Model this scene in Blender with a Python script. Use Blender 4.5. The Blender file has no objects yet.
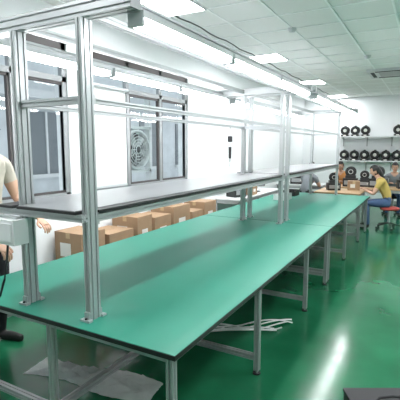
import bpy, bmesh, math, random
from mathutils import Vector, Matrix
random.seed(4)
scene = bpy.context.scene
scene.view_settings.view_transform = 'Standard'

# ------------------------------------------------------------ materials
def mat(name, col, rough=0.5, metal=0.0, var=0.06, scale=6.0, bump=0.0, coat=0.0, emit=None, estr=0.0, spec=0.5):
    m = bpy.data.materials.new(name); m.use_nodes = True
    nt = m.node_tree; b = nt.nodes['Principled BSDF']
    tc = nt.nodes.new('ShaderNodeTexCoord')
    nz = nt.nodes.new('ShaderNodeTexNoise'); nz.inputs['Scale'].default_value = scale
    nz.inputs['Detail'].default_value = 4
    nt.links.new(tc.outputs['Object'], nz.inputs['Vector'])
    mx = nt.nodes.new('ShaderNodeMix'); mx.data_type = 'RGBA'
    c1 = [max(0, c*(1-var)) for c in col]; c2 = [min(1, c*(1+var)) for c in col]
    mx.inputs['A'].default_value = (*c1, 1); mx.inputs['B'].default_value = (*c2, 1)
    nt.links.new(nz.outputs['Fac'], mx.inputs['Factor'])
    nt.links.new(mx.outputs['Result'], b.inputs['Base Color'])
    b.inputs['Roughness'].default_value = rough
    b.inputs['Metallic'].default_value = metal
    b.inputs['Coat Weight'].default_value = coat
    b.inputs['Coat Roughness'].default_value = 0.08
    b.inputs['Specular IOR Level'].default_value = spec
    if bump > 0:
        bp = nt.nodes.new('ShaderNodeBump'); bp.inputs['Strength'].default_value = bump
        bp.inputs['Distance'].default_value = 0.01
        nt.links.new(nz.outputs['Fac'], bp.inputs['Height']); nt.links.new(bp.outputs['Normal'], b.inputs['Normal'])
    if emit:
        b.inputs['Emission Color'].default_value = (*emit, 1); b.inputs['Emission Strength'].default_value = estr
    return m

M = {}
M['alu'] = mat('anodised_aluminium', (0.47,0.49,0.50), 0.40, 0.5, 0.03)
M['mat'] = mat('green_esd_mat', (0.024,0.245,0.170), 0.45, 0, 0.06, 3, spec=0.4)
M['black'] = mat('black_plastic', (0.012,0.012,0.013), 0.45)
M['dark'] = mat('dark_rubber', (0.03,0.03,0.033), 0.7)
M['whitelam'] = mat('white_laminate', (0.80,0.81,0.82), 0.25)
M['shelf'] = mat('grey_shelf_laminate', (0.19,0.195,0.20), 0.28)
M['wall'] = mat('wall_paint', (0.82,0.84,0.85), 0.7, 0, 0.02)
M['ceil'] = mat('ceiling_tile', (0.74,0.75,0.74), 0.85, 0, 0.04, 90)
M['grid'] = mat('ceiling_t_bar', (0.84,0.86,0.86), 0.5)
M['panel'] = mat('led_panel', (0.9,0.9,0.9), 0.4, emit=(0.97,0.98,1.0), estr=38.0)
M['tube'] = mat('led_tube', (0.9,0.9,0.9), 0.4, emit=(0.97,0.98,1.0), estr=36.0)
M['housing'] = mat('lamp_housing', (0.55,0.57,0.59), 0.35)
M['card'] = mat('cardboard', (0.34,0.22,0.13), 0.8, 0, 0.15, 8)
M['tape'] = mat('packing_tape', (0.50,0.36,0.20), 0.3)
M['label'] = mat('paper_label', (0.75,0.74,0.70), 0.6)
M['wood'] = mat('beech_laminate', (0.50,0.33,0.18), 0.5, 0, 0.15, 12)
M['wframe'] = mat('window_frame_grey', (0.34,0.35,0.36), 0.4, 0.3)
M['wseal'] = mat('window_frame_dark', (0.07,0.06,0.06), 0.5)
M['conc'] = mat('exterior_render', (0.50,0.53,0.54), 0.9, 0, 0.2, 3)
M['extw'] = mat('exterior_window', (0.14,0.16,0.17), 0.3)
M['acw'] = mat('ac_casing', (0.52,0.54,0.54), 0.5)
M['plastic'] = mat('white_film', (0.80,0.82,0.81), 0.25, 0, 0.1, 20, bump=0.6)
M['skin'] = mat('skin', (0.56,0.34,0.24), 0.55)
M['lips'] = mat('lips', (0.45,0.16,0.14), 0.5)
M['hair'] = mat('black_hair', (0.012,0.010,0.010), 0.5, 0, 0.3, 60, bump=0.4)
M['eye'] = mat('eye_white', (0.8,0.8,0.78), 0.3)
M['beige'] = mat('beige_cotton', (0.50,0.46,0.39), 0.9, 0, 0.08, 30)
M['pants'] = mat('black_trousers', (0.018,0.018,0.022), 0.9)
M['shoe'] = mat('black_shoe', (0.012,0.012,0.012), 0.5)
M['yellow'] = mat('mustard_shirt', (0.45,0.33,0.09), 0.9, 0, 0.1, 20)
M['jeans'] = mat('blue_denim', (0.06,0.11,0.22), 0.9, 0, 0.25, 40)
M['grey'] = mat('grey_shirt', (0.22,0.24,0.26), 0.9)
M['orange'] = mat('orange_shirt', (0.55,0.24,0.08), 0.9)
M['screen'] = mat('monitor_screen', (0.03,0.04,0.06), 0.15, emit=(0.3,0.45,0.6), estr=0.25)
M['red'] = mat('red_fabric', (0.35,0.05,0.04), 0.8)
M['blind'] = mat('white_roller_blind', (0.74,0.76,0.76), 0.8)

def floor_mat():
    m = bpy.data.materials.new('green_epoxy'); m.use_nodes = True
    nt = m.node_tree; b = nt.nodes['Principled BSDF']
    tc = nt.nodes.new('ShaderNodeTexCoord')
    n1 = nt.nodes.new('ShaderNodeTexNoise'); n1.inputs['Scale'].default_value = 1.3; n1.inputs['Detail'].default_value = 8
    n2 = nt.nodes.new('ShaderNodeTexNoise'); n2.inputs['Scale'].default_value = 9; n2.inputs['Detail'].default_value = 6
    for n in (n1, n2): nt.links.new(tc.outputs['Object'], n.inputs['Vector'])
    r = nt.nodes.new('ShaderNodeValToRGB')
    r.color_ramp.elements[0].position = 0.3; r.color_ramp.elements[0].color = (0.010,0.115,0.050,1)
    r.color_ramp.elements[1].position = 0.7; r.color_ramp.elements[1].color = (0.022,0.19,0.090,1)
    nt.links.new(n1.outputs['Fac'], r.inputs['Fac']); nt.links.new(r.outputs['Color'], b.inputs['Base Color'])
    mr = nt.nodes.new('ShaderNodeMapRange'); mr.inputs['To Min'].default_value = 0.08; mr.inputs['To Max'].default_value = 0.24
    nt.links.new(n2.outputs['Fac'], mr.inputs['Value']); nt.links.new(mr.outputs['Result'], b.inputs['Roughness'])
    bp = nt.nodes.new('ShaderNodeBump'); bp.inputs['Strength'].default_value = 0.12; bp.inputs['Distance'].default_value = 0.02
    nt.links.new(n1.outputs['Fac'], bp.inputs['Height']); nt.links.new(bp.outputs['Normal'], b.inputs['Normal'])
    return m
M['floor'] = floor_mat()

def glass_mat():
    m = bpy.data.materials.new('window_glass'); m.use_nodes = True
    nt = m.node_tree; nt.nodes.clear()
    o = nt.nodes.new('ShaderNodeOutputMaterial'); mx = nt.nodes.new('ShaderNodeMixShader')
    t = nt.nodes.new('ShaderNodeBsdfTransparent'); t.inputs['Color'].default_value = (0.88,0.93,0.94,1)
    g = nt.nodes.new('ShaderNodeBsdfGlossy'); g.inputs['Roughness'].default_value = 0.03
    f = nt.nodes.new('ShaderNodeLayerWeight'); f.inputs['Blend'].default_value = 0.5
    p = nt.nodes.new('ShaderNodeMath'); p.operation='POWER'; p.inputs[1].default_value=4
    a = nt.nodes.new('ShaderNodeMath'); a.operation='MULTIPLY_ADD'; a.inputs[1].default_value=.7; a.inputs[2].default_value=.04
    nt.links.new(f.outputs['Facing'], p.inputs[0]); nt.links.new(p.outputs[0], a.inputs[0])
    nt.links.new(a.outputs[0], mx.inputs[0]); nt.links.new(t.outputs[0], mx.inputs[1]); nt.links.new(g.outputs[0], mx.inputs[2])
    nt.links.new(mx.outputs[0], o.inputs['Surface'])
    return m
M['glass'] = glass_mat()

# ------------------------------------------------------------ mesh builder
class MB:
    def __init__(s): s.v=[]; s.f=[]; s.m=[]; s.mats=[]; s.sm=[]
    def mi(s, k):
        if k not in s.mats: s.mats.append(k)
        return s.mats.index(k)
    def add(s, vs, fs, k, T=None, smooth=False):
        o = len(s.v); i = s.mi(k)
        for p in vs:
            p = Vector(p)
            if T is not None: p = T @ p
            s.v.append(p)
        for f in fs:
            s.f.append([o+a for a in f]); s.m.append(i); s.sm.append(smooth)
    def box(s, c, d, k, T=None):
        x,y,z = [a/2 for a in d]
        vs = [(c[0]+sx*x, c[1]+sy*y, c[2]+sz*z) for sx in (-1,1) for sy in (-1,1) for sz in (-1,1)]
        fs = [(0,1,3,2),(4,6,7,5),(0,4,5,1),(2,3,7,6),(0,2,6,4),(1,5,7,3)]
        s.add(vs, fs, k, T)
    def b2(s, x0,x1,y0,y1,z0,z1,k,T=None):
        s.box(((x0+x1)/2,(y0+y1)/2,(z0+z1)/2),(abs(x1-x0),abs(y1-y0),abs(z1-z0)),k,T)
    def cyl(s, p1, p2, r, k, seg=16, r2=None, T=None):
        p1=Vector(p1); p2=Vector(p2); r2 = r if r2 is None else r2
        ax=(p2-p1).normalized(); u = ax.orthogonal().normalized(); w = ax.cross(u)
        vs=[]
        for p,rr in ((p1,r),(p2,r2)):
            for i in range(seg):
                a=2*math.pi*i/seg; vs.append(p+u*rr*math.cos(a)+w*rr*math.sin(a))
        s.add(vs, [(i,(i+1)%seg,seg+(i+1)%seg,seg+i) for i in range(seg)], k, T, True)
        s.add(vs, [tuple(range(seg))[::-1], tuple(range(seg,2*seg))], k, T, False)
    def lathe(s, prof, k, c=(0,0,0), seg=24, T=None):
        vs=[]; n=len(prof)
        for i in range(seg):
            a=2*math.pi*i/seg
            for r,z in prof: vs.append((c[0]+r*math.cos(a), c[1]+r*math.sin(a), c[2]+z))
        fs=[]
        for i in range(seg):
            j=(i+1)%seg
            for q in range(n-1): fs.append((i*n+q, j*n+q, j*n+q+1, i*n+q+1))
        s.add(vs, fs, k, T, True)
    def torus(s, c, R, r, k, seg=28, sg=8, T=None):
        vs=[]; fs=[]
        for i in range(seg):
            a=2*math.pi*i/seg
            for j in range(sg):
                b=2*math.pi*j/sg
                vs.append((c[0]+(R+r*math.cos(b))*math.cos(a), c[1]+(R+r*math.cos(b))*math.sin(a), c[2]+r*math.sin(b)))
        for i in range(seg):
            for j in range(sg):
                fs.append((i*sg+j, ((i+1)%seg)*sg+j, ((i+1)%seg)*sg+(j+1)%sg, i*sg+(j+1)%sg))
        s.add(vs, fs, k, T, True)
    def ell(s, c, r, k, T=None, seg=16, rings=10, fn=None, keep=None):
        vs=[]; 
        for i in range(rings+1):
            th=math.pi*i/rings
            for j in range(seg):
                ph=2*math.pi*j/seg
                u=Vector((math.sin(th)*math.cos(ph), math.sin(th)*math.sin(ph), math.cos(th)))
                if fn: u=fn(u)
                vs.append((c[0]+u.x*r[0], c[1]+u.y*r[1], c[2]+u.z*r[2]))
        fs=[]
        for i in range(rings):
            for j in range(seg):
                f=(i*seg+j,(i+1)*seg+j,(i+1)*seg+(j+1)%seg,i*seg+(j+1)%seg)
                if keep:
                    th=math.pi*(i+.5)/rings; ph=2*math.pi*(j+.5)/seg
                    if not keep(Vector((math.sin(th)*math.cos(ph), math.sin(th)*math.sin(ph), math.cos(th)))): continue
                fs.append(f)
        s.add(vs, fs, k, T, True)
    def tube(s, pts, r, k, seg=8, T=None):
        pts=[Vector(p) for p in pts]; vs=[]; n=len(pts)
        for i,p in enumerate(pts):
            t=(pts[min(i+1,n-1)]-pts[max(i-1,0)]).normalized()
            u=t.cross(Vector((0.13,0.21,0.97))); u = u.normalized() if u.length>1e-4 else t.orthogonal().normalized()
            w=t.cross(u)
            for j in range(seg):
                a=2*math.pi*j/seg; vs.append(p+u*r*math.cos(a)+w*r*math.sin(a))
        fs=[(i*seg+j,i*seg+(j+1)%seg,(i+1)*seg+(j+1)%seg,(i+1)*seg+j) for i in range(n-1) for j in range(seg)]
        s.add(vs, fs, k, T, True)
    def prof(s, axis, a0, a1, c, w, h, k='alu'):
        pts=[]
        cor=[(-w/2,-h/2),(w/2,-h/2),(w/2,h/2),(-w/2,h/2)]
        for q in range(4):
            A=Vector(cor[q]); B=Vector(cor[(q+1)%4]); L=(B-A).length; t=(B-A)/L; n=Vector((-t.y,t.x))
            pts.append(A)
            ns=2 if L>0.06 else 1
            for i in range(ns):
                cc=L*(i+.5)/ns
                for dx,dd in ((-.005,0),(-.005,.003),(-.008,.003),(-.004,.009),(.004,.009),(.008,.003),(.005,.003),(.005,0)):
                    pts.append(A+t*(cc+dx)+n*dd)
        def P(p,a):
            x,y=c[0]+p.x,c[1]+p.y
            return {'x':(a,x,y),'y':(x,a,y),'z':(x,y,a)}[axis]
        N=len(pts)
        vs=[P(p,a0) for p in pts]+[P(p,a1) for p in pts]
        fs=[(i,(i+1)%N,N+(i+1)%N,N+i) for i in range(N)]+[tuple(range(N))[::-1],tuple(range(N,2*N))]
        s.add(vs,fs,k)
    def done(s, name, parent=None, bevel=0, loc=None):
        me=bpy.data.meshes.new(name); me.from_pydata([tuple(p) for p in s.v],[],s.f)
        for k in s.mats: me.materials.append(M[k])
        me.polygons.foreach_set('material_index', s.m)
        me.polygons.foreach_set('use_smooth', s.sm)
        bm=bmesh.new(); bm.from_mesh(me); bmesh.ops.recalc_face_normals(bm, faces=bm.faces); bm.to_mesh(me); bm.free()
        ob=bpy.data.objects.new(name, me); scene.collection.objects.link(ob)
        if bevel:
            b=ob.modifiers.new('b','BEVEL'); b.width=bevel; b.segments=2; b.limit_method='ANGLE'
        if parent: ob.parent=parent
        return ob
def empty(name, loc=(0,0,0), rz=0):
    e=bpy.data.objects.new(name,None); e.location=loc; e.rotation_euler=(0,0,rz); e.empty_display_size=.1
    scene.collection.objects.link(e); return e

# ------------------------------------------------------------ room
XL,XR,YF,YB,ZC = -3.61, 5.5, -3.0, 13.4, 3.2
b=MB(); b.b2(XL-.2,XR+.2,YF-.2,YB+.2,-.1,0,'floor'); b.done('floor')
b=MB(); b.b2(XL-.2,XR+.2,YF-.2,YB+.2,ZC,ZC+.1,'ceil'); b.done('ceiling')
b=MB(); b.b2(XL,XR,YB,YB+.2,0,ZC,'wall'); b.done('wall_back')
b=MB(); b.b2(XL,XR,YF-.2,YF,0,ZC,'wall'); b.done('wall_front')
b=MB(); b.b2(XR,XR+.2,YF-.2,YB+.2,0,ZC,'wall'); b.done('wall_right')
wins=[(1.35,3.42),(3.72,6.07)]; wz0,wz1=1.12,2.85
b=MB()
b.b2(XL-.2,XL,YF-.2,YB+.2,0,wz0,'wall'); b.b2(XL-.2,XL,YF-.2,YB+.2,wz1,ZC,'wall')
ys=[YF-.2]+[y for w in wins for y in w]+[YB+.2]
for i in range(0,len(ys),2): b.b2(XL-.2,XL,ys[i],ys[i+1],wz0,wz1,'wall')
b.done('wall_left')
b=MB()
k=-2.83-.6*10
while k<XR:
    if k>XL: b.b2(k-.012,k+.012,YF,YB,ZC-.008,ZC-.0005,'grid')
    k+=.6
k=3.55-.6*10
while k<YB:
    if k>YF: b.b2(XL,XR,k-.012,k+.012,ZC-.009,ZC-.0005,'grid')
    k+=.6
b.done('trim_ceiling_grid')
b=MB(); b.b2(XL,XL+.012,YF,YB,0,.1,'wframe'); b.done('baseboard_left')
b=MB(); b.b2(XL+.012,XR,YB-.012,YB,0,.1,'wframe'); b.done('baseboard_back')
for wi,(y0,y1) in enumerate(wins):
    b=MB(); xc=XL-.05
    def fr(ya,yb,za,zb,k='wframe',t=.06,x=xc): b.b2(x-t/2,x+t/2,ya,yb,za,zb,k)
    fr(y0,y1,wz1-.09,wz1,'wseal'); fr(y0,y1,wz0,wz0+.06); fr(y0,y0+.06,wz0,wz1); fr(y1-.06,y1,wz0,wz1)
    n=3; w=(y1-y0)/n
    for i in range(1,n): fr(y0+i*w-.03,y0+i*w+.03,wz0,wz1)
    fr(y0,y1,2.42,2.48)
    for i in range(n):
        a,c=y0+i*w+.035,y0+(i+1)*w-.035
        fr(a,c,wz0+.06,wz0+.085,'wseal',.04); fr(a,c,2.39,2.42,'wseal',.04)
        fr(a,a+.025,wz0+.06,2.42,'wseal',.04); fr(c-.025,c,wz0+.06,2.42,'wseal',.04)
    b.add([(xc,y0+.03,wz0+.03),(xc,y1-.03,wz0+.03),(xc,y1-.03,wz1-.03),(xc,y0+.03,wz1-.03)],[(0,1,2,3)],'glass')
    b.b2(XL-.03,XL+.05,y0-.03,y1+.03,wz0-.03,wz0,'whitelam')
    b.done('window_%d'%(wi+1))
b=MB(); b.b2(XL-.012,XL-.008,3.76,4.44,1.20,2.43,'blind'); b.cyl((XL+.01,3.74,2.45),(XL+.01,4.46,2.45),.025,'housing'); b.b2(XL-.018,XL-.002,3.76,4.44,1.18,1.205,'housing')
b.done('roller_blind')
b=MB(); fy,fz=5.0,1.66; x=XL-.24
T=Matrix.Translation((x,fy,fz))@Matrix.Rotation(math.pi/2,4,'Y')@Matrix.Scale(.88,4)
b.lathe([(.30,-.12),(.29,-.05),(.31,0),(.34,.0),(.35,-.03),(.35,-.12),(.30,-.12)],'acw',T=T,seg=32)
for r in (.07,.12,.17,.22,.27,.305): b.torus((0,0,.008),r,.006,'acw',T=T,sg=6,seg=32)
for i in range(12):
    a=i*math.pi/6; b.cyl((.04*math.cos(a),.04*math.sin(a),.008),(.31*math.cos(a),.31*math.sin(a),.008),.004,'acw',6,T=T)
b.lathe([(0,.02),(.05,.015),(.06,-.02),(.06,-.08),(0,-.08)],'dark',T=T)
b.cyl((0,0,-.121),(0,0,-.119),.30,'dark',32,T=T)
for i in range(5):
    R=T@Matrix.Rotation(i*2*math.pi/5,4,'Z')
    b.add([(.05,-.03,-.03),(.27,-.07,-.02),(.28,.06,-.065),(.05,.03,-.055),(.05,-.03,-.034),(.27,-.07,-.024),(.28,.06,-.069),(.05,.03,-.059)],[(0,1,2,3),(7,6,5,4),(0,4,5,1),(1,5,6,2),(2,6,7,3),(3,7,4,0)],'wframe',R)
for s_ in (-1,1):
    b.b2(x-.10,x-.01,fy+s_*.32-.02,fy+s_*.32+.02,.6,2.5,'acw')
b.b2(x-.10,x-.01,fy-.34,fy+.34,1.31,1.35,'acw'); b.b2(x-.10,x-.01,fy-.34,fy+.34,1.97,2.01,'acw')
b.b2(x-.14,XL-.2,fy-.34,fy-.28,.60,.64,'wframe'); b.b2(x-.14,XL-.2,fy+.28,fy+.34,.60,.64,'wframe')
b.done('extractor_fan')
b=MB(); b.b2(-9,-8.8,-6,20,-3,7,'conc')
for i in range(8):
    y=0+i*2.3; b.b2(-8.8,-8.75,y,y+1.2,1.0,2.6,'extw'); b.b2(-8.75,-8.72,y+.57,y+.63,1.0,2.6,'acw'); b.b2(-8.8,-8.7,y-.05,y+1.25,.9,1.0,'acw')
b.b2(-8.8,-8.5,-6,20,2.9,3.1,'acw'); b.b2(-8.8,-8.5,-6,20,.2,.4,'acw')
b.done('neighbour_building')
for x in (-2.53,.47,3.47):
    for y in (.85,3.85,6.85,9.85,12.85):
        b=MB(); b.b2(x-.29,x+.29,y-.29,y+.29,ZC-.014,ZC-.001,'panel')
        for s_ in (-1,1):
            b.b2(x-.3,x+.3,y+s_*.295-.008,y+s_*.295+.008,ZC-.02,ZC-.001,'housing')
            b.b2(x+s_*.295-.008,x+s_*.295+.008,y-.3,y+.3,ZC-.02,ZC-.001,'housing')
        b.done('ceiling_led_panel')
b=MB(); cx,cy=-.73,9.25
b.b2(cx-.45,cx+.45,cy-.45,cy+.45,ZC-.05,ZC-.001,'housing')
b.b2(cx-.25,cx+.25,cy-.25,cy+.25,ZC-.056,ZC-.05,'wframe')
for s_ in (-1,1):
    b.b2(cx-.3,cx+.3,cy+s_*.36-.035,cy+s_*.36+.035,ZC-.056,ZC-.05,'dark')
    b.b2(cx+s_*.36-.035,cx+s_*.36+.035,cy-.3,cy+.3,ZC-.056,ZC-.05,'dark')
b.done('ceiling_air_conditioner',bevel=.006)
for (x,y) in ((-1.63,5.35),(-1.0,7.5)):
    b=MB(); b.lathe([(0,-.05),(.035,-.045),(.05,-.02),(.06,-.001)],'housing',(x,y,ZC)); b.done('smoke_detector')

# ------------------------------------------------------------ workbench
TZ=.73; X0,X1=-2.78,-.98; XC=-1.88; PX=.26
def workbench(y0):
    L=3.6; y1=y0+L-.004
    e=empty('workbench',(0,0,0))
    b=MB(); b.b2(X0,X1,y0,y1,TZ-.028,TZ-.003,'black'); b.done('table_board',e,.002)
    b=MB(); b.b2(X0+.003,X1-.003,y0+.003,y1-.003,TZ-.003,TZ,'mat'); b.done('green_mat',e)
    f=MB(); c=MB()
    ly=[.06,1.23,2.6,3.54]
    lx=[X0+.07,XC,X1-.06]
    for d in ly:
        for x in lx:
            f.prof('z',.03,TZ-.028,(x,y0+d),.04,.04)
            c.cyl((x,y0+d,0),(x,y0+d,.012),.028,'dark'); c.cyl((x,y0+d,.012),(x,y0+d,.034),.008,'alu')
        for (xa,xb) in ((lx[0]+.02,lx[1]-.02),(lx[1]+.02,lx[2]-.02)):
            f.prof('x',xa,xb,(y0+d,TZ-.049),.04,.04)
            f.prof('x',xa,xb,(y0+d,.13),.04,.04)
    for x in lx:
        for i in range(3): f.prof('y',y0+ly[i]+.02,y0+ly[i+1]-.02,(x,TZ-.049),.04,.04)
    for i in range(3): f.prof('y',y0+ly[i]+.02,y0+ly[i+1]-.02,(XC,.13),.04,.04)
    py=[y0+.14,y0+L-.10]
    for y in py:
        for s_ in (-1,1):
            x=XC+s_*PX
            f.prof('z',TZ,2.36,(x,y),.04,.08)
            c.b2(x-.035,x+.035,y-.07,y-.04,TZ,TZ+.012,'alu'); c.b2(x-.018,x+.018,y-.052,y-.04,TZ,TZ+.05,'alu')
            c.b2(x-.035,x+.035,y+.04,y+.07,TZ,TZ+.012,'alu'); c.b2(x-.018,x+.018,y+.04,y+.052,TZ,TZ+.05,'alu')
            c.cyl((x,y-.058,TZ+.012),(x,y-.058,TZ+.02),.008,'dark',8)
            for z in (1.27,1.93):
                c.b2(x-.018,x+.018,y+.04,y+.055,z,z+.05,'alu')
        f.prof('x',XC-.60,XC+.60,(y,2.40),.08,.08)
        c.b2(XC+.60,XC+.605,y-.04,y+.04,2.36,2.44,'wframe'); c.b2(XC-.605,XC-.60,y-.04,y+.04,2.36,2.44,'wframe')
        f.prof('x',XC-PX+.02,XC+PX-.02,(y,1.95),.04,.04)
        f.prof('x',XC-.42,XC+.28,(y-.06 if y==py[0] else y+.06,1.315),.04,.04)
    for s_ in (-1,1):
        f.prof('y',py[0]+.04,py[1]-.04,(XC+s_*PX,1.95),.03,.03)
        f.prof('y',py[0]+.04,py[1]-.04,(XC+s_*PX,1.305),.04,.04)
        f.prof('y',py[0]+.04,py[1]-.04,(XC+s_*.56,2.39),.04,.04)
        f.prof('y',py[0]+.04,py[1]-.04,(XC+s_*PX,2.40),.04,.04)
    f.done('aluminium_frame',e); c.done('brackets_and_feet',e)
    b=MB(); b.b2(XC-PX+.021,XC+PX-.021,py[0]-.09,py[1]+.09,1.336,1.352,'black')
    b.b2(XC-PX-.16,XC-PX+.021,py[0]+.042,py[1]-.042,1.336,1.352,'black')
    b.b2(XC-PX-.16,XC-PX-.021,py[0]-.09,py[0]+.042,1.336,1.352,'black')
    b.b2(XC+PX-.021,XC+PX+.03,py[0]+.042,py[1]-.042,1.336,1.352,'black')
    b.done('shelf_board',e)
    b=MB(); b.b2(XC-PX+.03,XC+PX-.03,py[0]-.085,py[1]+.085,1.352,1.356,'shelf')
    b.b2(XC-PX-.15,XC-PX+.03,py[0]+.045,py[1]-.045,1.352,1.356,'shelf')
    b.done('shelf_top',e)
    n=3; seg=(py[1]-py[0]-.08)/n
    h=MB(); t=MB()
    for s_ in (-1,1):
        for i in range(n):
            a=py[0]+.05+i*seg; z=a+seg-.03; x=XC+s_*.56
            h.b2(x-.05,x+.05,a,z,2.335,2.369,'housing'); h.b2(x-.045,x+.045,a-.004,a+.02,2.295,2.36,'housing'); h.b2(x-.045,x+.045,z-.02,z+.004,2.295,2.36,'housing')
            t.b2(x-.038,x+.038,a+.02,z-.02,2.300,2.334,'tube')
    h.done('lamp_housings',e,.003); t.done('lamp_tubes',e)
    b=MB(); pts=[(XC+.60,py[0]+.05+i*.12,2.425+.006*math.sin(i*1.7)) for i in range(int((L-.3)/.12))]
    b.tube(pts,.004,'dark'); b.done('lamp_cable',e)
    return e
wb1=workbench(1.52); wb2=workbench(5.125)

b=MB(); b.b2(-2.38,-2.06,1.50,1.60,1.13,1.28,'whitelam'); b.b2(-2.36,-2.08,1.494,1.50,1.15,1.26,'whitelam')
b.b2(-2.24,-2.18,1.49,1.494,1.19,1.23,'dark')
b.b2(-2.36,-2.08,1.535,1.575,1.28,1.294,'alu')
b.tube([(-2.16,1.53,1.13),(-2.14,1.50,1.02),(-2.15,1.485,.92),(-2.19,1.48,.82),(-2.25,1.475,.75),(-2.33,1.47,.66),(-2.36,1.47,.5),(-2.34,1.47,.25),(-2.4,1.5,.02)],.007,'black')
b.done('power_supply_box',bevel=.004)
def screwdriver(x,y):
    b=MB()
    b.tube([(x,y,1.935),(x,y,1.83)],.003,'dark')
    b.cyl((x,y,1.83),(x,y,1.76),.03,'dark'); b.tube([(x,y,1.76),(x,y,1.70)],.003,'dark')
    b.cyl((x,y,1.70),(x,y,1.56),.020,'dark',r2=.017); b.cyl((x,y,1.56),(x,y,1.52),.012,'alu'); b.cyl((x,y,1.52),(x,y,1.46),.004,'alu')
    b.done('hanging_electric_screwdriver')
screwdriver(-2.14,4.6)

# ------------------------------------------------------------ floor clutter
def film(name, cx,cy,lx,ly,rz,h,seedv):
    random.seed(seedv); n,mn=34,14; vs=[];fs=[]
    T=Matrix.Translation((cx,cy,0))@Matrix.Rotation(rz,4,'Z')
    for i in range(n):
        for j in range(mn):
            u,v=i/(n-1)-.5,j/(mn-1)-.5
            edge=min(1,6*min(.5-abs(u),.5-abs(v)))
            z=.004+edge*h*(.5+.5*math.sin(u*31+3*math.sin(v*9)+seedv))*random.uniform(.6,1)
            vs.append((u*lx+random.uniform(-.004,.004), v*ly*(1+.25*math.sin(u*7))+random.uniform(-.005,.005), z))
    for i in range(n-1):
        for j in range(mn-1): fs.append((i*mn+j,(i+1)*mn+j,(i+1)*mn+j+1,i*mn+j+1))
    b=MB(); b.add(vs,fs,'plastic',T,True); return b.done(name)
film('plastic_film_sheet',-2.08,2.10,1.05,.26,.15,.05,3)
b=MB()
for q in range(6):
    pts=[]
    for i in range(24):
        t=i/23; pts.append((-1.95+.8*t+.02*q, 3.0+.55*t+.1*math.sin(t*4+q)+.025*q, .012+.03*abs(math.sin(t*5+q*.8))))
    b.tube(pts,.007,'plastic')
b.done('plastic_tube_bundle')
b=MB(); T=Matrix.Translation((-.108,2.66,0))@Matrix.Rotation(math.radians(29),4,'Z')
b.b2(-.25,.25,-.15,.15,0,.10,'black',T); b.b2(-.255,.255,-.155,.155,.10,.12,'dark',T)
b.tube([(-.1,0,.12),(-.08,0,.15),(0,0,.16),(.08,0,.15),(.1,0,.12)],.01,'dark',T=T)
b.b2(-.2,-.15,-.163,-.155,.07,.115,'alu',T); b.b2(.15,.2,-.163,-.155,.07,.115,'alu',T)
b.done('black_tool_case',bevel=.012)

# ------------------------------------------------------------ boxes by wall
def carton(x,y,z,sx,sy,sz,rz=0):
    e=MB(); T=Matrix.Translation((x,y,z))@Matrix.Rotation(rz,4,'Z')
    e.b2(-sx/2,sx/2,-sy/2,sy/2,0,sz,'card',T)
    e.b2(-.03,.03,-sy/2-.001,sy/2+.001,sz-.06,sz+.0015,'tape',T)
    e.b2(-sx/2,-.002,-sy/2,sy/2,sz,sz+.003,'card',T); e.b2(.002,sx/2,-sy/2,sy/2,sz,sz+.003,'card',T)
    e.b2(sx/2,sx/2+.001,-sy*.2,sy*.2,sz*.3,sz*.6,'label',T)
    e.b2(-sx*.3,sx*.1,-sy/2-.001,-sy/2,sz*.3,sz*.7,'label',T)
    e.done('cardboard_box')
random.seed(11)
yy=3.05
for i in range(7):
    sy=[.42,.5,.38,.45,.52,.4,.45][i]; h1=.4; h2=[.38,.30,.42,.36,.44,.3,.4][i]
    carton(-3.34,yy+sy/2,0,.42,sy-.03,h1,.0); carton(-3.34,yy+sy/2,h1+.003,.40,sy-.06,h2,random.uniform(-.04,.04))
    yy+=sy+.01

# ------------------------------------------------------------ furniture in back
def desk(x0,x1,y0,y1,z=.74,top='wood'):
    b=MB(); b.b2(x0,x1,y0,y1,z-.03,z,top)
    for x in (x0+.05,x1-.05):
        for y in (y0+.05,y1-.05): b.b2(x-.02,x+.02,y-.02,y+.02,0,z-.03,'alu')
        b.b2(x-.015,x+.015,y0+.07,y1-.07,z-.08,z-.03,'alu')
    b.b2(x0+.07,x1-.07,y1-.065,y1-.035,.2,.24,'alu')
    b.b2(x0+.03,x1-.03,y0+.03,y0+.05,z-.1,z-.03,'alu')
    b.done('work_desk',bevel=.003)
desk(-2.15,-1.2,8.95,9.95); desk(-2.2,-.2,10.3,11.0,.74); desk(-3.55,-2.98,6.9,9.2,.74,'whitelam'); desk(-3.5,-2.3,10.4,11.1,.74,'whitelam')
def stool(x,y,col='red'):
    b=MB(); b.lathe([(0,.40),(.17,.40),(.19,.42),(.19,.445),(.16,.462),(0,.465)],col,(x,y,0))
    b.cyl((x,y,.12),(x,y,.40),.025,'alu')
    for i in range(5):
        a=i*2*math.pi/5; b.cyl((x,y,.13),(x+.26*math.cos(a),y+.26*math.sin(a),.07),.018,'black',10,.012)
        b.cyl((x+.26*math.cos(a),y+.26*math.sin(a)-.02,.028),(x+.26*math.cos(a),y+.26*math.sin(a)+.02,.028),.028,'dark',12)
        b.cyl((x+.26*math.cos(a),y+.26*math.sin(a),.03),(x+.26*math.cos(a),y+.26*math.sin(a),.075),.008,'alu',8)
    b.done('round_stool')
def monitor(x,y,z,rz):
    T=Matrix.Translation((x,y,z))@Matrix.Rotation(rz,4,'Z'); b=MB()
    b.b2(-.26,.26,-.015,.015,.12,.46,'black',T); b.b2(-.245,.245,-.017,-.015,.135,.445,'screen',T)
    b.b2(-.02,.02,.01,.03,.01,.3,'black',T); b.b2(-.1,.1,-.06,.09,0,.012,'black',T); b.done('computer_monitor',bevel=.003)
monitor(-3.25,8.3,.74,math.radians(60))
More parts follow.
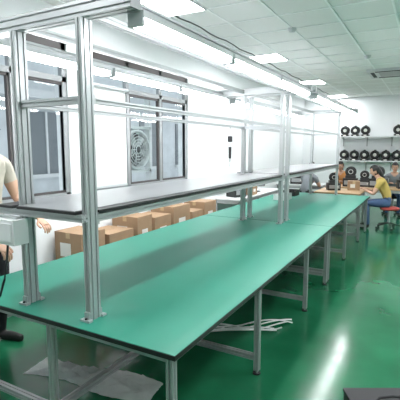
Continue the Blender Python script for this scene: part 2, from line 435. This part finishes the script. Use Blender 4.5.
def machine(x,y,z,rz=0,s=1):
    T=Matrix.Translation((x,y,z))@Matrix.Rotation(rz,4,'Z')@Matrix.Scale(s,4); b=MB()
    b.b2(-.17,.17,-.14,.14,0,.2,'black',T); b.b2(-.12,.12,-.1,.1,.2,.27,'dark',T)
    R=T@Matrix.Translation((0,-.02,.36))@Matrix.Rotation(math.pi/2,4,'X')
    b.lathe([(.0,-.04),(.13,-.04),(.13,-.03),(.06,-.03),(.06,.03),(.13,.03),(.13,.04),(0,.04)],'black',T=R)
    b.torus((0,0,.042),.05,.006,'label',T=R)
    b.b2(-.14,.14,-.142,-.14,.05,.15,'wframe',T); b.cyl((.1,-.142,.1),(.1,-.155,.1),.018,'label',12,T=T)
    b.b2(-.02,.02,.02,.05,.25,.42,'alu',T); b.done('coil_winding_machine',bevel=.006)
machine(-1.66,10.6,.74,.1); machine(-1.03,10.6,.74,-.2,1.05); machine(-1.35,10.7,.74,0,.8); machine(-.45,10.6,.74,.2)
machine(-1.85,9.5,.74,.4,.8); machine(-3.0,10.7,.74,.1); machine(-3.25,7.3,.74,1.2,.9)
carton(-1.45,9.7,.743,.25,.3,.2,.2); carton(-3.2,7.75,.743,.3,.3,.2)
def bin_(x,y,z,c):
    b=MB(); T=Matrix.Translation((x,y,z))
    b.b2(-.12,.12,-.17,.17,0,.006,c,T)
    for s_ in (-1,1): b.b2(s_*.12-.004,s_*.12+.004,-.17,.17,0,.11,c,T); b.b2(-.12,.12,s_*.17-.004,s_*.17+.004,0,.11,c,T)
    b.done('parts_bin')
bin_(-2.4,8.1,TZ,'black'); bin_(-2.35,7.4,TZ,'whitelam')
b=MB()
for z in (1.30,2.02):
    b.b2(-2.45,1.2,YB-.42,YB-.02,z-.03,z,'whitelam')
    for i in range(6):
        x=-2.35+i*.68; b.b2(x-.012,x+.012,YB-.38,YB-.001,z-.055,z-.03,'wframe'); b.b2(x-.012,x+.012,YB-.03,YB-.001,z-.3,z-.03,'wframe')
b.done('reel_shelf')
b=MB()
for z in (1.30,2.02):
    for i in range(12):
        x=-2.28+i*.29
        if z>2 and i in (3,4): continue
        b.b2(x-.10,x+.10,YB-.34,YB-.1,z,z+.05,'black')
        R=Matrix.Translation((x,YB-.22,z+.17))@Matrix.Rotation(math.pi/2,4,'X')
        b.lathe([(0,-.09),(.12,-.09),(.13,-.07),(.13,.07),(.12,.09),(.07,.095),(.06,.08),(0,.08)],'black',T=R)
        b.lathe([(0,.085),(.045,.085),(.05,.08)],'label',T=R); b.cyl((x-.03,YB-.22,z+.3),(x+.03,YB-.22,z+.3),.02,'black',10)
        b.b2(x-.04,x+.04,YB-.345,YB-.34,z+.01,z+.04,'label')
b.done('black_cable_reels')

# ------------------------------------------------------------ people
def skin_mesh(J, E, sub=2, root=0):
    me=bpy.data.meshes.new('tmp'); me.from_pydata([j[0] for j in J],E,[])
    ob=bpy.data.objects.new('tmp',me); scene.collection.objects.link(ob)
    md=ob.modifiers.new('s','SKIN'); md.use_smooth_shade=True
    for i,j in enumerate(J):
        d=me.skin_vertices[0].data[i]; d.radius=j[1]; d.use_root=(i==root)
    sb=ob.modifiers.new('u','SUBSURF'); sb.levels=sub; sb.render_levels=sub
    dg=bpy.context.evaluated_depsgraph_get(); dg.update()
    m2=bpy.data.meshes.new_from_object(ob.evaluated_get(dg))
    vs=[v.co.copy() for v in m2.vertices]; fs=[tuple(p.vertices) for p in m2.polygons]
    bpy.data.objects.remove(ob); bpy.data.meshes.remove(m2)
    return vs,fs
def segd(p,a,c):
    ab=c-a; t=max(0,min(1,(p-a).dot(ab)/max(1e-9,ab.length_squared))); return (p-(a+ab*t)).length
def person(name, loc, rz, P, look=(0,0), top='beige', legs='pants', shoe='shoe', sleeve=True, longhair=False, s=1.0, curl=.5):
    e=empty(name,loc,rz); e.scale=(s,s,s)
    names=['pelvis','waist','chest','neckb','neck','head']
    R={'pelvis':(.155,.115),'waist':(.135,.10),'chest':(.155,.11),'neckb':(.10,.085),'neck':(.052,.055),'head':(.05,.055),
       'sh':(.07,.07),'ua':(.054,.054),'el':(.042,.042),'fa':(.038,.038),'wr':(.026,.026),'hip':(.095,.095),'th':(.085,.085),'kn':(.06,.06),'cf':(.058,.058),'an':(.04,.04),'he':(.042,.045),'ba':(.042,.03),'to':(.03,.022)}
    J=[];idx={};E=[];bone=[]
    def add(n,p,r): idx[n]=len(J); J.append((tuple(p),R[r])); 
    for n in names: add(n,P[n],n)
    def con(a,c,k): E.append((idx[a],idx[c])); bone.append((Vector(J[idx[a]][0]),Vector(J[idx[c]][0]),k))
    con('pelvis','waist',top); con('waist','chest',top); con('chest','neckb',top); con('neckb','neck','skin'); con('neck','head','skin')
    for sd in ('L','R'):
        sh,el,wr=[Vector(P[q+sd]) for q in ('sh','el','wr')]
        add('sh'+sd,sh,'sh'); add('ua'+sd,sh.lerp(el,.5),'ua'); add('el'+sd,el,'el'); add('fa'+sd,el.lerp(wr,.35),'fa'); add('wr'+sd,wr,'wr')
        con('neckb','sh'+sd,top); con('sh'+sd,'ua'+sd,top); con('ua'+sd,'el'+sd,top if not sleeve else 'skin'); con('el'+sd,'fa'+sd,'skin' if sleeve else top); con('fa'+sd,'wr'+sd,'skin' if sleeve else top)
        hp,kn,an=[Vector(P[q+sd]) for q in ('hip','kn','an')]; fd=Vector(P['foot'+sd])
        add('hip'+sd,hp,'hip'); add('th'+sd,hp.lerp(kn,.5),'th'); add('kn'+sd,kn,'kn'); add('cf'+sd,kn.lerp(an,.35),'cf'); add('an'+sd,an,'an')
        add('he'+sd,an+Vector((0,0,-.045)),'he'); add('ba'+sd,an+fd*.13+Vector((0,0,-.055)),'ba'); add('to'+sd,an+fd*.2+Vector((0,0,-.062)),'to')
        con('pelvis','hip'+sd,legs); con('hip'+sd,'th'+sd,legs); con('th'+sd,'kn'+sd,legs); con('kn'+sd,'cf'+sd,legs); con('cf'+sd,'an'+sd,legs)
        con('an'+sd,'he'+sd,shoe); con('he'+sd,'ba'+sd,shoe); con('ba'+sd,'to'+sd,shoe)
    vs,fs=skin_mesh(J,E,2,0)
    b=MB(); b.v.extend(vs)
    for f in fs:
        c=sum((vs[i] for i in f),Vector())/len(f)
        k=min(bone,key=lambda q:segd(c,q[0],q[1]))[2]
        b.f.append(list(f)); b.m.append(b.mi(k)); b.sm.append(True)
    b.done('body',e)
    H=Vector(P['head']); T=Matrix.Translation(H+Vector((0,.01,.075)))@Matrix.Rotation(look[1],4,'Z')@Matrix.Rotation(-look[0],4,'X')
    h=MB()
    def hf(u):
        u=u.copy()
        if u.z<0:
            q=-u.z; u.x*=1-.32*q*q; 
            if u.y<0: u.y*=1-.35*q
            else: u.y*=1-.08*q
        return u
    h.ell((0,0,0),(.076,.096,.118),'skin',T,24,18,hf)
    h.ell((0,-.006,.014),(.086,.104,.120),'hair',T,32,24,None,lambda u: not(u.y>.35 and u.z<.45) and u.z>(-.55 if not longhair else -.8) and not (abs(u.x)>.8 and u.z<-.1 and u.y>-.1))
    if longhair:
        h.ell((0,-.09,-.10),(.05,.04,.13),'hair',T)
    h.add([(-.014,.088,-.025),(.014,.088,-.025),(0,.118,-.022),(0,.092,.02),(0,.09,-.034)],[(0,2,3),(2,1,3),(0,4,2),(4,1,2)],'skin',T,True)
    for sx in (-1,1):
        h.ell((sx*.030,.083,.006),(.013,.008,.007),'eye',T,10,6); h.ell((sx*.030,.090,.006),(.006,.003,.006),'hair',T,8,6)
        h.box((sx*.030,.089,.024),(.03,.006,.005),'hair',T); h.ell((sx*.076,-.002,-.005),(.010,.020,.030),'skin',T,10,8)
    h.ell((0,.084,-.058),(.023,.008,.006),'lips',T,12,6)
    h.done('head',e)
    for sd,sg in (('L',-1),('R',1)):
        wr=Vector(P['wr'+sd]); d=(wr-Vector(P['el'+sd])).normalized()
        hd=P.get('hd'+sd); d=Vector(hd).normalized() if hd else d
        up=Vector((0,0,1)) if abs(d.z)<.85 else Vector((-sg,0,0))
        side=d.cross(up).normalized(); nrm=side.cross(d).normalized()
        thumb_side = -side if sd=='R' else side
        J=[(tuple(wr-d*.01),(.026,.020)),(tuple(wr+d*.03),(.034,.016)),(tuple(wr+d*.075),(.038,.014)),(tuple(wr+d*.092),(.034,.011))]
        v,f=skin_mesh(J,[(0,1),(1,2),(2,3)],2); hb=MB(); hb.add(v,f,'skin',None,True)
        for i,(off,ln) in enumerate(((.027,.070),(.009,.078),(-.009,.073),(-.026,.058))):
            p=wr+d*.075+thumb_side*off; q=[(tuple(p),(.009,.009))]; dd=d.copy(); 
            for jn in range(3):
                ang=curl*(.5+.35*jn)
                dd=(Matrix.Rotation(-ang,3,side)@dd)
                p=p+dd*ln*(.5,.3,.25)[jn]; q.append((tuple(p),(.0085-.001*jn,.0085-.001*jn)))
            v,f=skin_mesh(q,[(0,1),(1,2),(2,3)],1); hb.add(v,f,'skin',None,True)
        p=wr+d*.025+thumb_side*.022; t=(d*.7+thumb_side*.7-nrm*.25).normalized()
        q=[(tuple(p),(.012,.012)),(tuple(p+t*.035),(.011,.011)),(tuple(p+t*.035+(d*.9+thumb_side*.2).normalized()*.03),(.0095,.0095)),(tuple(p+t*.035+d*.052),(.008,.008))]
        v,f=skin_mesh(q,[(0,1),(1,2),(2,3)],1); hb.add(v,f,'skin',None,True)
        hb.done('hand_'+sd.lower(),e)
    return e

stand=dict(pelvis=(0,0,.96),waist=(0,.02,1.10),chest=(0,.04,1.27),neckb=(0,.05,1.42),neck=(0,.06,1.50),head=(0,.07,1.57),
  shL=(-.18,.04,1.39),shR=(.18,.05,1.39),elL=(-.25,.10,1.12),elR=(.25,.16,1.11),wrL=(-.20,.34,.98),wrR=(.26,.40,.90),
  hipL=(-.09,0,.90),hipR=(.09,0,.90),knL=(-.11,.03,.50),knR=(.11,.02,.50),anL=(-.12,-.02,.085),anR=(.12,-.02,.085),footL=(-.1,1,0),footR=(.15,1,0))
person('standing_worker',(-3.20,2.05,0),math.radians(-80),stand,(.3,0),'beige','pants','shoe',s=1.12)

def sit(reach=.42,hz=.80,lean=.10):
    return dict(pelvis=(0,0,.56),waist=(0,.02+lean*.2,.68),chest=(0,.04+lean*.6,.85),neckb=(0,.06+lean,1.0),neck=(0,.08+lean*1.2,1.07),head=(0,.11+lean*1.4,1.13),
  shL=(-.175,.06+lean,.97),shR=(.175,.06+lean,.97),elL=(-.23,.18+lean,.74),elR=(.23,.18+lean,.74),wrL=(-.13,reach,hz),wrR=(.13,reach,hz),
  hipL=(-.09,.04,.545),hipR=(.09,.04,.545),knL=(-.13,.44,.53),knR=(.13,.44,.53),anL=(-.13,.40,.085),anR=(.14,.44,.085),footL=(-.1,1,0),footR=(.1,1,0))
person('seated_worker',(-.66,9.3,0),math.radians(95),sit(.48,.81,.14),(.4,0),'yellow','jeans','shoe',longhair=True)
stool(-.66,9.3,'red')
person('seated_worker',(-2.62,9.95,0),math.radians(-20),sit(.42,.80,.12),(.35,0),'grey','pants','shoe')
stool(-2.62,9.95,'black')
person('seated_worker',(-2.0,11.5,0),math.radians(175),sit(.42,.80,.12),(.3,0),'orange','jeans','shoe',longhair=True)
stool(-2.0,11.5,'black')
person('seated_worker',(-.75,11.5,0),math.radians(185),sit(.42,.80,.12),(.3,0),'grey','jeans','shoe')
stool(-.75,11.5,'black')

w=bpy.data.worlds.new('world'); scene.world=w; w.use_nodes=True
w.node_tree.nodes['Background'].inputs[0].default_value=(0.66,0.70,0.75,1); w.node_tree.nodes['Background'].inputs[1].default_value=2.1
cam=bpy.data.cameras.new('camera'); co=bpy.data.objects.new('camera',cam); scene.collection.objects.link(co)
co.location=(0,0,1.7); co.rotation_euler=(math.radians(90-7.37),0,math.radians(29.1)); cam.sensor_width=36; cam.lens=36.9; cam.clip_start=.05
scene.camera=co
